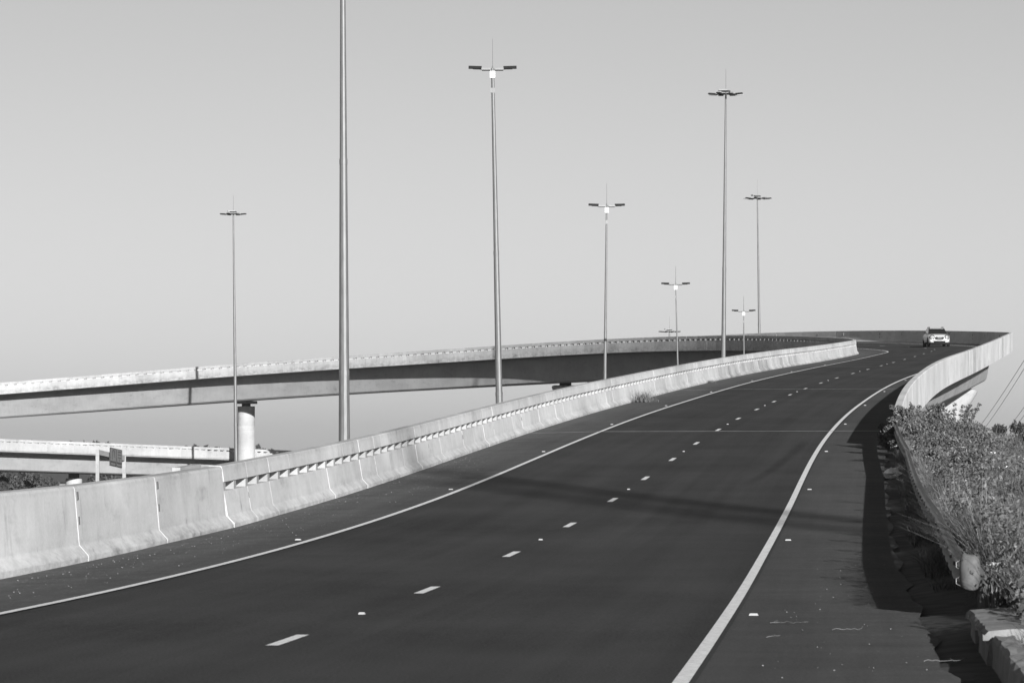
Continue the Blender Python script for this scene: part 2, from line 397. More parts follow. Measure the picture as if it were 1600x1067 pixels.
# ---------------------------------------------------------------- flyover girder and piers
fb = thing('flyover_bridge', 'curving concrete flyover carrying the road up and away to the left on round piers', 'bridge', tuple(P(S_BR, 0)))
sec = [(-6.25, -.04), (-6.25, -.22), (-4.3, -.5), (-3.95, -2.95), (-3.75, -3.12), (3.75, -3.12), (3.95, -2.95), (4.3, -.5), (5.85, -.32), (5.85, -.04)]
def section(s):
    D = float(np.interp(s, [250, 310, 380], [2.2, 2.45, 3.12])); return [(o, h) if h > -1 else (o, (-D if h < -3 else -D+.17)) for o, h in sec]
ds = 4.0; n_ = int((S_END-S_BR)/ds)
gm = MB(); V = []; F = []; n = len(sec)
for k in range(n_+1):
    s = S_BR+ds*k
    V += [P(s, o, h) for o, h in section(s)]
for k in range(n_):
    for i in range(n): F.append((k*n+i, k*n+(i+1) % n, (k+1)*n+(i+1) % n, (k+1)*n+i))
F += [tuple(range(n)), tuple(n_*n+i for i in range(n))]
inv = Matrix.Translation(-fb.location)
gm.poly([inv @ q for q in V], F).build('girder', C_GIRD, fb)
def pier(s, kind, off=0, r=1.0):
    b = P(s, off, section(s)[5][1]); h = heading(s); rz = -math.atan2(h[0], h[1]); H = b.z-GZ
    loc = Vector((b.x, b.y, GZ))-fb.location
    if kind == 'round':
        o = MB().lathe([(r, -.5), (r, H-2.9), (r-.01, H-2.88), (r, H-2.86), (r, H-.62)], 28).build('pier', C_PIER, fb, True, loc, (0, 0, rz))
        for q in range(1, 5):
            MB().lathe([(r+.004, -.012), (r+.006, .012)], 28).build('shutter_joint', C_GIRD, o, False, (0, 0, H-.62-1.35*q))
        MB().lathe([(.5, H-.62), (.5, H-.34)], 16).build('bearing', RUST, o)
        MB().box(-1.0, 1.0, -.8, .8, H-.34, H-.02).build('bearing_plinth', C_GIRD, o)
    else:
        # hammerhead: round shaft flaring sideways
        prof = [(-.5, 1.5, 1.), (H-3.6, 1.5, 1.), (H-2.9, 1.75, 1.), (H-2.2, 2.2, 1.), (H-1.3, 2.8, 1.05), (H-.8, 3.12, 1.1), (H-.55, 3.22, 1.12), (H-.42, 3.18, 1.12), (H-.34, 2.95, 1.)]
        V = []; F = []; nn = 28
        for z, a, c in prof:
            for i in range(nn): t = 2*math.pi*i/nn; V.append((a*math.copysign(abs(math.cos(t))**.8, math.cos(t)), c*math.copysign(abs(math.sin(t))**.8, math.sin(t)), z))
        for q in range(len(prof)-1):
            for i in range(nn): F.append((q*nn+i, q*nn+(i+1) % nn, (q+1)*nn+(i+1) % nn, (q+1)*nn+i))
        F += [tuple(range(nn))[::-1], tuple((len(prof)-1)*nn+i for i in range(nn))]
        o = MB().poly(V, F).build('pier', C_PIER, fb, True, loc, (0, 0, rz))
        for sx_ in (-1.7, 1.7): MB().box(sx_-.45, sx_+.45, -.45, .45, H-.34, H+.03).build('bearing', RUST, o)
for s_, kd in ((190, 'h'), (250, 'h'), (312, 'h'), (371, 'h'), (438, 'h'), (496.3, 'round'), (550, 'round')): pier(s_, kd, .2 if kd == 'h' else 0)
# abutment
ab = MB()
a = P(S_BR+1, 0); hd = heading(S_BR); 
ab.box(-6.2, 5.8, -3, 1.2, GZ-a.z-.5, -.3)
ab.build('abutment', C_PIER, fb, False, a-fb.location, (0, 0, -math.atan2(hd[0], hd[1])))

# ---------------------------------------------------------------- lower viaduct, left
LP0 = Vector((-55.2, 448., 1.83+EYE)); ld = Vector((28.2, 39., -.0243*48.1)).normalized()
vd = thing('low_viaduct', 'low white concrete viaduct passing beneath the curving flyover on the left', 'bridge', tuple(LP0))
Mx = Matrix((ld, Vector((0, 0, 1)).cross(ld).normalized(), ld.cross(Vector((0, 0, 1)).cross(ld).normalized()))).transposed().to_4x4(); Mx.translation = LP0
# local: x along (away, right), y left/back (0 = face towards the camera), z up from coping top
T0, T1 = -150, 240
def putv(name, mesh, M): return put(name, mesh, vd, Mx @ M)
MB().extr([(.05, -1.1), (.05, -1.38), (1.9, -1.5), (2.1, -3.25), (2.3, -3.37), (8.2, -3.37), (8.4, -3.25), (8.6, -1.5), (10.45, -1.38), (10.45, -1.1)], T0, T1, 40).build('girder', C_GIRD, vd).matrix_basis = vd.matrix_basis.inverted() @ Mx
MB().extr([(.3, -1.095), (10.2, -1.095), (10.2, -1.099), (.3, -1.099)], T0, T1).build('road_surface', ASPH, vd).matrix_basis = vd.matrix_basis.inverted() @ Mx
SEGV = 2.25
vw = MB().extr([(.0, -1.23), (.0, -.40), (.26, -.40), (.45, -1.08), (.45, -1.23)], .01, SEGV-.01).mesh('wall_panel', C_LOW)
vc = MB().extr([(.0, -.26), (-.0, 0), (.26, 0), (.26, -.26)], .01, SEGV-.01).mesh('coping_beam', C_LOW)
vpm = MB().box(-.17, .17, .02, .24, -.41, -.25).mesh('post', C_LOW)
q = T0
while q < T1:
    near = -45 < q < 80
    for side in (0, 1):
        SM = Matrix.Identity(4) if side == 0 else Matrix.Translation((SEGV, 10.5, 0)) @ Matrix.Rotation(math.pi, 4, 'Z')
        if side == 0 or near:
            B = Matrix.Translation((q, 0, 0)) @ SM
            putv('wall_panel', vw, B); putv('coping_beam', vc, B)
            if near and (side == 0):
                for e in (0, SEGV/2): putv('post', vpm, B @ Matrix.Translation((e, 0, 0)))
    q += SEGV
m = MB()
q = T0
while q < T1:
    if not (-45 < q < 80):
        m.box(q-.17, q+.17, .02, .24, -.41, -.25); m.box(q-.17+SEGV/2, q+.17+SEGV/2, .02, .24, -.41, -.25)
    q += SEGV
o = tag(m.build('post', C_LOW, vd), kind='stuff'); o.matrix_basis = vd.matrix_basis.inverted() @ Mx
def vpier(x, r=.93):
    b = Mx @ Vector((x, 5.2, -3.37)); H = b.z-GZ; loc = Vector((b.x, b.y, GZ))-vd.location
    o = MB().lathe([(r, -.5), (r, H-.55)], 24).build('pier', C_PIER, vd, True, loc)
    MB().box(-.55, .55, -.5, .5, H-.55, H+.02).build('bearing', RUST, o)
# pier seen through x = 116 px: solve along the line
best = min(np.arange(-60, 60, .1), key=lambda t: abs((Mx @ Vector((t, 5.2, 0))).x/(Mx @ Vector((t, 5.2, 0))).y+.1054))
for e in (-70, -35, 0, 35, 70, 105, 140): vpier(float(best)+e)

# ---------------------------------------------------------------- sign gantry before the viaduct
SIGNF = simple('sign_face_grey', .13, .5, .4, 0, .12, 1.5); SIGND = simple('sign_face_dark', .035, .5, .4)
GP0 = Vector(((152.3-800)/6490*428, 428, 0)); GP1 = Vector(((194-800)/6490*438, 438, 0))
zt0 = EYE+(712-702)*428/6490; zt1 = EYE+(712-712)*438/6490+.0
gt = thing('sign_gantry', 'grey steel sign gantry with two panels standing in front of the low viaduct', 'sign gantry', (GP0.x, GP0.y, GZ))
o0 = Vector((GP0.x, GP0.y, GZ))
MB().box(-.18, .18, -.18, .18, 0, zt0-GZ).build('post', C_GIRD, gt)
MB().box(-.18, .18, -.18, .18, 0, zt1-GZ).build('post', C_GIRD, gt, False, (GP1.x-GP0.x, GP1.y-GP0.y, 0))
a = Vector((GP0.x, GP0.y, zt0-.28))-o0; b = Vector((GP1.x, GP1.y, zt1-.28))-o0
xa = (b-a).normalized(); ya = Vector((0, 0, 1)).cross(xa).normalized(); za = xa.cross(ya)
MG = Matrix((xa, ya, za)).transposed().to_4x4(); MG.translation = a; LG = (b-a).length
o = MB().box(.2, LG-.2, -.13, .13, -.26, .26).build('crossbeam', C_GIRD, gt); o.matrix_basis = MG
for i, (x0, x1) in enumerate(((.36*LG, .575*LG), (.595*LG, .80*LG))):
    o = MB().box(x0, x1, -.34, -.24, -1.15, .75).build('sign_panel', SIGND, gt); o.matrix_basis = MG
    # light field and simple marks
    f = MB().box(x0+.12, x1-.12, -.352, -.342, -.62, .66).build('sign_face', SIGNF, o)
    mm = MB(); c = (x0+x1)/2
    if i == 0:
        for q in range(9):
            t = math.pi*q/8; mm.box(-.07, .07, -.004, .004, -.09, .09, Matrix.Translation((c+.42*math.cos(t), -.362, .1+.42*math.sin(t))) @ Matrix.Rotation(-(t), 4, 'Y'))
        mm.box(c-.49, c-.35, -.366, -.358, -.45, .1); mm.box(c+.35, c+.49, -.366, -.358, -.25, .1)
    else:
        for zq in (.45, .15, -.15): mm.box(x0+.35, x1-.35-.2*abs(zq), -.366, -.358, zq-.05, zq+.05)
        mm.box(c-.07, c+.07, -.366, -.358, -.55, -.25)
    mm.build('symbol', SIGND, o)
    tt = MB()
    for q in range(5): tt.box(x0+.2+q*.36, x0+.42+q*.36, -.352, -.342, -1.02, -.82)
    tt.build('text_row', SIGNF, o)

# ---------------------------------------------------------------- light masts
def at(x, y, Z): return Vector(((x-800)/6490*Z, Z, EYE+(712-y)/6490*Z))
def mast(kind, xt, yt, xb, Z, r_top, r_vis, y_vis, label, rot=0., W=3.0, box=None):
    top = at(xt, yt, Z); vis = at(xb, y_vis, Z)
    sl = (top-vis)/(top.z-vis.z); base = vis-sl*(vis.z-GZ)
    H = top.z-GZ; rr = (r_vis-r_top)/(top.z-vis.z); rb_ = r_vis+rr*(vis.z-GZ)
    t = thing('light_mast', label, 'light mast', tuple(base), 0, 'tall light masts around the flyover')
    L = top-base; segs = [0, .33, .62, 1.0]
    m = MB(); f0 = 0
    for i in range(3):
        a_, b_ = segs[i], segs[i+1]
        ra = rb_+(r_top-rb_)*a_; rb2 = rb_+(r_top-rb_)*b_
        m = MB().tube(L*max(a_-.012, 0), L*b_, ra*(1.0 if i == 0 else .985), rb2, 12); m.build('pole_section', GALV, t, False)
        if i: MB().tube(L*(a_-.004), L*(a_+.004), ra*1.06, ra*1.06, 12).build('flange', GALV, t)
    MB().box(-rb_-.16, rb_+.16, -rb_-.16, rb_+.16, -.1, .12).build('base_plate', C_KERB, t)
    hd = Matrix.Translation(L) @ Matrix.Rotation(rot, 4, 'Z')
    if kind == 'cross':
        k = W/3.9
        o = MB().box(-.2*k, .2*k, -.2*k, .2*k, -.78*k, -.25*k).build('winch_box', WHITEM, t); o.matrix_basis = hd
        o = MB().tube((0, 0, -.25*k), (0, 0, .18*k), .07*k, .05*k, 8).build('mast_cap', GALV, t); o.matrix_basis = hd
        o = MB().box(-1.6*k, 1.6*k, -.035, .035, -.12*k, -.05*k).build('crossbar', GALV, t); o.matrix_basis = hd
        for sg in (-1, 1):
            o = MB().box(min(sg*.16*k, sg*.9*k), max(sg*.16*k, sg*.9*k), -.3*k, .3*k, -.15*k, -.0).build('luminaire', GALV, t); o.matrix_basis = hd
            o2 = MB().box(min(sg*.2*k, sg*.86*k), max(sg*.2*k, sg*.86*k), -.25*k, .25*k, -.19*k, -.152*k).build('lens', DARKM, o)
            M = hd @ Matrix.Rotation(-sg*R(1.5), 4, 'Y')
            o = MB().box(min(sg*.88*k, sg*1.95*k), max(sg*.88*k, sg*1.95*k), -.26*k, .26*k, -.08*k, .13*k).build('luminaire', DARKM, t); o.matrix_basis = M
        MB().tube((0, 0, 0), (0, 0, 2.4*k), .022, .012, 5).build('lightning_rod', GALV, t).matrix_basis = hd
        # cable clamp below the head
        o = MB().box(-r_top*1.3, r_top*1.4, -r_top*1.2, r_top*1.2, -2.0*k, -1.6*k).build('cable_clamp', GALV, t); o.matrix_basis = hd
    else:
        k = W/3.0
        for zz, rr_ in ((0, .42), (.22, .34)):
            rg = MB(); nn = 12
            for i in range(nn):
                t0, t1 = 2*math.pi*i/nn, 2*math.pi*(i+1)/nn
                rg.tube((rr_*k*math.cos(t0), rr_*k*math.sin(t0), zz), (rr_*k*math.cos(t1), rr_*k*math.sin(t1), zz), .045, n=5)
            o = rg.build('ring', DARKM, t); o.matrix_basis = hd
        o = MB().box(-.62*k, .12*k, -.3, .3, .26, .36).build('pulley_cover', GALV, t); o.matrix_basis = hd
        for i in range(8):
            M = hd @ Matrix.Rotation(2*math.pi*(i+.35)/8, 4, 'Z')
            o = MB().tube((.4*k, 0, 0), (.95*k, 0, -.05), .035, n=5).build('arm', DARKM, t); o.matrix_basis = M
            o = MB().poly([(.9*k, -.11, -.10), (1.5*k, -.15, -.05), (1.5*k, .15, -.05), (.9*k, .11, -.10), (.9*k, -.09, .03), (1.46*k, -.13, .05), (1.46*k, .13, .05), (.9*k, .09, .03)],
                [(0, 3, 2, 1), (4, 5, 6, 7), (0, 1, 5, 4), (1, 2, 6, 5), (2, 3, 7, 6), (3, 0, 4, 7)]).build('luminaire', DARKM if i % 3 else GALV, t); o.matrix_basis = M
        MB().tube((0, 0, 0), (0, 0, 2.0*k), .02, .012, 5).build('lightning_rod', GALV, t).matrix_basis = hd
    return t
mast('cross', 535, -180, 538, 210, .10, .285, 690, 'thickest nearest light mast, its top out of frame, left of centre')
mast('cross', 769.6, 107, 780, 337, .125, .285, 625, 'tall leaning light mast with flat dark cross arms and a white box', W=3.9)
mast('cross', 948, 321, 945.3, 395, .075, .16, 590, 'slender cross-armed light mast second in the receding row, in front of the dark girder', R(2), W=3.45)
mast('cross', 1055.7, 443.5, 1059, 377, .04, .085, 568, 'thin cross-armed light mast third in the receding row', R(-3), W=2.6)
mast('cross', 1162, 485.5, 1162.5, 354, .035, .065, 553, 'shortest and thinnest cross-armed light mast at the end of the receding row', R(-3), W=2.02)
mast('ring', 1134.2, 147, 1130.5, 337, .07, .19, 555, 'tall light mast with a ring of lamps standing right of centre before the bend', W=3.0)
mast('ring', 1183.5, 310, 1186.5, 436, .06, .135, 520, 'light mast with a ring of lamps rising from behind the far parapet', .3, W=3.0)
mast('ring', 364.5, 334.5, 368.5, 452, .075, .2, 700, 'light mast with a ring of lamps at the left beside the round bridge pier', .15, W=3.05)
mast('ring', 1046, 518, 1046, 541, .08, .12, 540, 'distant light mast whose ring of lamps just shows above the flyover', .2, W=3.0)
# two more masts behind the camera on the right: their soft shadows cross the road
def rear_mast(x, y, label):
    t = mast('cross', 800, 712, 800, 50, .12, .28, 900, label, 0, 3.9); return t
def free_mast(x, y, H, label):
    t = thing('light_mast', label, 'light mast', (x, y, GZ), 0, 'tall light masts around the flyover')
    MB().tube((0, 0, 0), (0, 0, H), .5, .3, 12).build('pole_section', GALV, t)
    MB().box(-1.9, 1.9, -.2, .2, H-.2, H).build('crossbar', DARKM, t)
free_mast(5.2+.276*150, 76-.961*150, 52, 'light mast beside the road behind the viewpoint casting a soft shadow')
free_mast(5.9+.276*175, 68-.961*175, 58, 'light mast farther behind the viewpoint casting a second soft shadow')

# ---------------------------------------------------------------- guardrail on the right
gr_off = lambda s: 5.72 if s > 117 else (6.0-.28*max(0, (s-95)/22) if s > 56 else 6.0-.1*(56-s)/15)
gr_z = lambda s: .43 - (.16*((56-s)/15)**1.3 if s < 56 else 0)
gr = thing('guard_rail', 'corrugated steel guardrail with a curled end running along the grassy right bank', 'guardrail', tuple(P(46, 6.05)))
giv = Matrix.Translation(-gr.location)
wprof = [(0, 0), (-.035, .03), (-.075, .05), (-.075, .10), (-.0, .135), (0, .175), (-.075, .21), (-.075, .26), (-.035, .28), (0, .31)]  # lateral (towards road = -), height
sg_edges = [41.3+3.81*i for i in range(20)]+[117.6]
def wbeam(sa, sb_):
    V = []; F = []; n = len(wprof); ks = 4
    for k in range(ks+1):
        s = sa+(sb_-sa)*k/ks; jit = .0
        for side in (0, 1):
            for y, z in wprof: V.append(giv @ P(s, gr_off(s)+y+side*.006, gr_z(s)+z))
    for k in range(ks):
        for side in (0, 1):
            for i in range(n-1): a = (k*2+side)*n+i; F.append((a, a+1, a+2*n+1, a+2*n))
        a = k*2*n; F.append((a, a+n, a+3*n, a+2*n)); F.append((a+n-1, a+2*n-1, a+4*n-1, a+3*n-1))
    for k in (0, ks):
        for i in range(n-1): a = k*2*n+i; F.append((a, a+1, a+n+1, a+n))
    return MB().poly(V, F)
BOLT = MB().tube((.02, 0, 0), (-.02, 0, 0), .022, n=6).mesh('bolt', RUST)
for i in range(len(sg_edges)-1):
    rs = wbeam(sg_edges[i]+.0, sg_edges[i+1]+(.15 if i < len(sg_edges)-2 else 0)).build('rail_section', GALVD, gr)
    s = sg_edges[i]+.15
    if s < 80:
        for ss in (s+.1, s+1.9):
            for z in (.07, .155, .24):
                p = giv @ P(ss, gr_off(ss)-.078 if z != .155 else gr_off(ss)-.01, gr_z(ss)+z); new('bolt', BOLT, rs, p)
    ps = P(s, gr_off(s)+.22, 0); hp = gr_z(s)+.22
    MB().tube(giv @ (ps-Vector((0, 0, .6))), giv @ (ps+Vector((0, 0, hp))), .085, n=10).build('timber_post', BARK, gr)
    MB().box(-.07, .07, -.07, .07, 0, .22).build('spacer_block', BARK, gr, False, giv @ P(s, gr_off(s)+.09, gr_z(s)+.02), (0, 0, 0))
# curled end piece: wraps back round the last post
wp2 = [(0, 0), (-.035, .02), (-.06, .08), (-.066, .155), (-.06, .23), (-.035, .29), (0, .31)]
tv = []; tf = []; zc = gr_z(41.3); c = giv @ P(41.3, gr_off(41.3)+.06, 0); nw = len(wp2); rows = 14
for i in range(rows+1):
    t = math.pi+math.pi*1.15*i/rows
    for y, z in wp2: r_ = .062-y*.6; tv.append((c.x+r_*math.cos(t), c.y+r_*math.sin(t), c.z+zc+z*1.15-.02*math.sin(math.pi*i/rows)))
for i in range(rows):
    for j in range(nw-1): a = i*nw+j; tf.append((a, a+1, a+nw+1, a+nw))
o = MB().poly(tv, tf).build('end_terminal', simple('dull_terminal_steel', .10, .7, .2, .1, .3, 12), gr, True); so = o.modifiers.new('thick', 'SOLIDIFY'); so.thickness = .006
for z in (.17,): new('bolt', BOLT, gr, c+Vector((.01, -.10, zc+z)), (0, 0, R(90)))
p = P(41.8, 6.22, 0); MB().box(-.09, .09, -.08, .08, -.3, .52).build('timber_post', C_LOW, gr, False, giv @ p)

# ---------------------------------------------------------------- kerb and drain inlet, bottom right
kb = thing('kerb', 'broken raised concrete kerb blocks with a drain inlet in the bottom right corner', 'kerb', tuple(P(20, 5.8)))
kiv = Matrix.Translation(-kb.location)
def kblock(sa, sb_, o0, o1, h0, h1, name='kerb_block', lo=-.12):
    rk = random.Random(int(sa*10)); nx = max(2, int((sb_-sa)/.25)); V = []; F = []
    ring = [(o0, lo), (o0+.005, (lo+h0)/2), (o0+.01, h0-.03), (o0+.035, h0), ((o0+o1)/2, (h0+h1)/2), (o1-.03, h1), (o1, h1-.03), (o1, lo)]; n = len(ring)
    for k in range(nx+1):
        for o_, h in ring: V.append(kiv @ P(sa+(sb_-sa)*k/nx, o_+rk.uniform(-.009, .009), h+(rk.uniform(-.012, .006) if h > 0 else 0)))
    for k in range(nx):
        for q in range(n): F.append((k*n+q, k*n+(q+1) % n, (k+1)*n+(q+1) % n, (k+1)*n+q))
    F += [tuple(range(n)), tuple(nx*n+q for q in range(n))[::-1]]
    return MB().poly(V, F).build(name, C_KERB, kb)
for sa, sb_, o0, h in ((12, 19.95, 5.84, .22), (20., 23.1, 5.83, .225), (23.15, 26.2, 5.86, .21), (26.25, 29.0, 5.82, .225), (29.05, 32.5, 5.85, .215)): kblock(sa, sb_, o0, o0+.2, h, h+.005)
kblock(32.55, 34.6, 5.82, 6.12, .18, .18, 'inlet_side'); kblock(35.5, 36.7, 5.82, 6.12, .18, .18, 'inlet_side'); kblock(34.6, 35.5, 6.02, 6.12, .18, .18, 'inlet_back')
kblock(32.55, 36.85, 5.79, 6.22, .255, .265, 'inlet_lid', .185)

# ---------------------------------------------------------------- grass and weeds on the right bank
BHO = [5.95, 6.4, 7.4, 9.5, 12., 30]
def bank_z(s, o):
    hs = [.0, bank_h(s, 6.4), bank_h(s, 7.4), bank_h(s, 9.5), bank_h(s, 12.), GZ-float(cr(ZT, s))]
    return float(np.interp(o, BHO, hs))
def scatter(n, f):
    out_ = []
    while len(out_) < n:
        s = 22+112*rng.random()**1.25; o = (6.12 if s > 38 else 6.02)+5.3*rng.random()**1.2
        q = f(s, o)
        if q is not None: out_.append(q)
    return out_
cl = rng.random((400, 3))*[112, 5.5, 1]+[22, 6.1, 0]
def clump(s, o):
    d = (cl[:, 0]-s)**2/6+(cl[:, 1]-o)**2/.35; i = int(np.argmin(d)); return math.exp(-d[i]), cl[i, 2]
def gf_(s, o):
    if s > 123 and o > 7: return None
    if 32.5 < s < 37 and o < 6.2: return None
    if s < 37 and o > 6.2: pass
    if 37.5 < s < 41.6 and o < 6.3: return None
    c, v = clump(s, o)
    if rng.random() > .35+.65*c and not (38.5 < s < 54 and o < 7.3): return None
    h = (.34+.42*v*c+.16*rng.random())
    if s < 38.5: h = .16+.3*rng.random()*(1.3 if o > 6.15 else .7)
    elif 41 < s < 54 and 6.4 < o < 7.3: h = max(h, .62+.3*rng.random())
    if o < 6.5: h *= .75 if s < 100 else .9
    if s > 112 and o < 6.6: h *= .5
    p = P(s, o, 0); p.z += bank_z(s, o)-.03-bank(s)*o+(.1 if s < 37 and o < 6.3 else 0)
    return (p.x, p.y, p.z, h)
G = np.array(scatter(105000, gf_))
def blades(G, wd, lean, seg=3):
    global VPB
    VPB = 2*seg+1
    n = len(G); az = rng.random(n)*2*np.pi; ln_ = lean*(.3+rng.random(n)); h = G[:, 3]; waz = az+np.pi/2+rng.normal(0, .5, n)
    V = np.zeros((n, 2*seg+1, 3), np.float32)
    for k in range(seg+1):
        t = k/seg; off = ln_*h*t**2; zz = h*(t-.25*ln_*t*t)
        cx = G[:, 0]+np.cos(az)*off; cy = G[:, 1]+np.sin(az)*off; cz = G[:, 2]+zz; ww = wd*(1-t)*(.6+.8*rng.random(n) if k == 0 else 1)
        if k < seg:
            V[:, 2*k] = np.stack([cx-np.cos(waz)*ww, cy-np.sin(waz)*ww, cz], 1); V[:, 2*k+1] = np.stack([cx+np.cos(waz)*ww, cy+np.sin(waz)*ww, cz], 1)
        else: V[:, 2*seg] = np.stack([cx, cy, cz], 1)
    T = []
    for k in range(seg-1): T += [(2*k, 2*k+1, 2*k+3), (2*k, 2*k+3, 2*k+2)]
    T += [(2*seg-2, 2*seg-1, 2*seg)]
    F = (np.array(T)[None]+(np.arange(n)*(2*seg+1))[:, None, None]).reshape(-1, 3)
    return V.reshape(-1, 3), F
G3 = []
for _ in range(16000):
    s_ = 41.2+74*rng.random(); o_ = 6.14+.55*rng.random()**1.2; p = P(s_, o_, 0); bz = bank_z(s_, o_)
    p.z += bz-.03; G3.append((p.x, p.y, p.z, (.97-bz+(.30*min(1, max(0, (56-s_)/10))))*(.6+.45*rng.random()**.8)*(1-.10*max(0, (s_-90)/25))))
G = np.concatenate([G, np.array(G3)])
V, F = blades(G, .0075, .8)
tag(new('grass', np_mesh('grass', V, F, GRASS, 3)), 'long dry grass covering the right bank behind the guardrail', 'grass', None, 'stuff')
def leaves(C, size, nrm_up=.3):
    global VPB
    VPB = 4
    """C (n,3) centres -> small bent leaf triangles pairs"""
    n = len(C); a = rng.normal(size=(n, 3)); a[:, 2] = a[:, 2]*.7+nrm_up; a /= np.linalg.norm(a, axis=1)[:, None]
    b = np.cross(a, rng.normal(size=(n, 3))); b /= np.linalg.norm(b, axis=1)[:, None]; c = np.cross(a, b)
    sz = size*(.5+rng.random((n, 1)))
    V = np.stack([C-b*sz, C+c*sz*.45+a*sz*.12, C+b*sz, C-c*sz*.45+a*sz*.12], 1)
    F = (np.array([(0, 1, 2), (0, 2, 3)])[None]+(np.arange(n)*4)[:, None, None]).reshape(-1, 3)
    return V.reshape(-1, 3), F
def wf(s, o):
    c, v = clump(s, o)
    if v < .4 and rng.random() < .75: return None
    if s < 38 and o < 6.15: return None
    if 38 < s < 42.5 and o < 6.5: return None
    h = (.18+.5*v*c)*rng.random()**.7
    p = P(s, o, 0); p.z += bank_z(s, o)+h-bank(s)*o; return (p.x, p.y, p.z)
W_ = np.array(scatter(80000, wf)); V, F = leaves(W_, .05)
tag(new('weeds', np_mesh('weeds', V, F, WEED, 3)), 'low leafy weeds tangled through the grass on the right bank', 'weeds', None, 'stuff')
# broad-leaved plants and dead stalks between the grass
B_ = np.array(scatter(6500, lambda s, o: (lambda c, p: (p.x, p.y, p.z+bank_z(s, o)-bank(s)*o+.12+.5*c[1]*rng.random()) if c[0] > .35 and c[1] > .5 and s > 50 else None)(clump(s+3, o), P(s, o, 0))))
V, F = leaves(B_, .05, .6); tag(new('broad_leaf_plants', np_mesh('broad_leaf_plants', V, F, leafm('broad_leaf', .04, .12, 3), 3)), 'broad leaved plants growing through the grass of the right bank', 'weeds', None, 'stuff')
K_ = np.array(scatter(420, lambda s, o: (lambda p: (p.x, p.y, p.z+bank_z(s, o)-bank(s)*o, .55+.45*rng.random()))(P(s, o, 0)) if s > 43 and o > 6.4 else None))
K2 = []
for _ in range(70):
    s_ = 44+68*rng.random(); o_ = 6.2+.3*rng.random(); p = P(s_, o_, 0); K2.append((p.x, p.y, p.z+.1, .85+.6*rng.random()**2))
K3 = []
for s_ in (44.5, 47, 49, 52.5, 55, 60, 63, 69, 74, 83, 91, 99):
    o_ = 6.2+.2*rng.random(); p = P(s_, o_, 0); hh = 1.0+.55*rng.random()
    for _ in range(34): K3.append((p.x+rng.normal(0, .05), p.y+rng.normal(0, .12), p.z+.1, hh*(.6+.4*rng.random())))
K_ = np.concatenate([K_, np.array(K2)])
V, F = blades(K_, .0045, .5); tag(new('dead_stalks', np_mesh('dead_stalks', V, F, leafm('dead_stalk', .12, .28, 3), 3)), 'pale dead stalks standing above the grass on the right bank', 'dead stalks', None, 'stuff')
V, F = blades(np.array(K3)[::2], .010, .22); tag(new('tall_grass_tufts', np_mesh('tall_grass_tufts', V, F, GRASS, 3)), 'taller grass tufts rising close behind the guardrail', 'grass', None, 'stuff')
LW = []
def lw(s_, o_, z0, z1, n_, rx=.09, ry=.16):
    p = P(s_, o_, 0)
    for _ in range(n_): LW.append((p.x+rng.normal(0, rx), p.y+rng.normal(0, ry), p.z+z0+(z1-z0)*rng.random()))
for s_ in (47.5, 50.6, 53.3, 57.5, 61, 64.2, 70, 75.5, 79, 88, 97): lw(s_, 6.3+.1*rng.random(), .5, 1.1+.4*rng.random(), 230)
for s_ in np.arange(40.8, 58, .3): lw(s_, 6.3+.12*rng.random(), .4, 1.02-.15*max(0, (s_-50)/8)+.12*rng.random(), 110, .12, .2)
V, F = leaves(np.array(LW), .026, .2); tag(new('climbing_weeds', np_mesh('climbing_weeds', V, F, WEED, 3)), 'leafy weeds climbing just behind the top edge of the guardrail', 'weeds', None, 'stuff')
# dead creepers and weeds in the shaded gutter between road edge and rail
def gf2(s, o):
    o = 5.75+.45*rng.random(); 
    if s < 47 or s > 116 or rng.random() > (.5+.5*math.sin(s*.6)): return None
    p = P(s, o, .0); return (p.x, p.y, p.z, .12+.22*rng.random())
G2 = np.array(scatter(6000, gf2)); V, F = blades(G2, .006, 1.2)
tag(new('gutter_weeds', np_mesh('gutter_weeds', V, F, WEED, 3)), 'thin weeds sprouting in the shaded gutter beneath the guardrail', 'weeds', None, 'stuff')
# small white flowers
fl = []
FLW = simple('flower_white', .75, .7, .2)
fc = np.array(scatter(70, lambda s, o: (lambda p: (p.x, p.y, p.z+bank_z(s, o)+.42+.2*rng.random()-bank(s)*o))(P(s, o, 0)) if 45 < s < 100 else None))
V, F = leaves(fc.repeat(3, 0)+rng.normal(0, .012, (210, 3)), .022, 1.0)
tag(new('wild_flowers', np_mesh('wild_flowers', V, F, FLW, 3)), 'tiny white wild flowers dotted over the grassy bank', 'flowers', None, 'stuff')

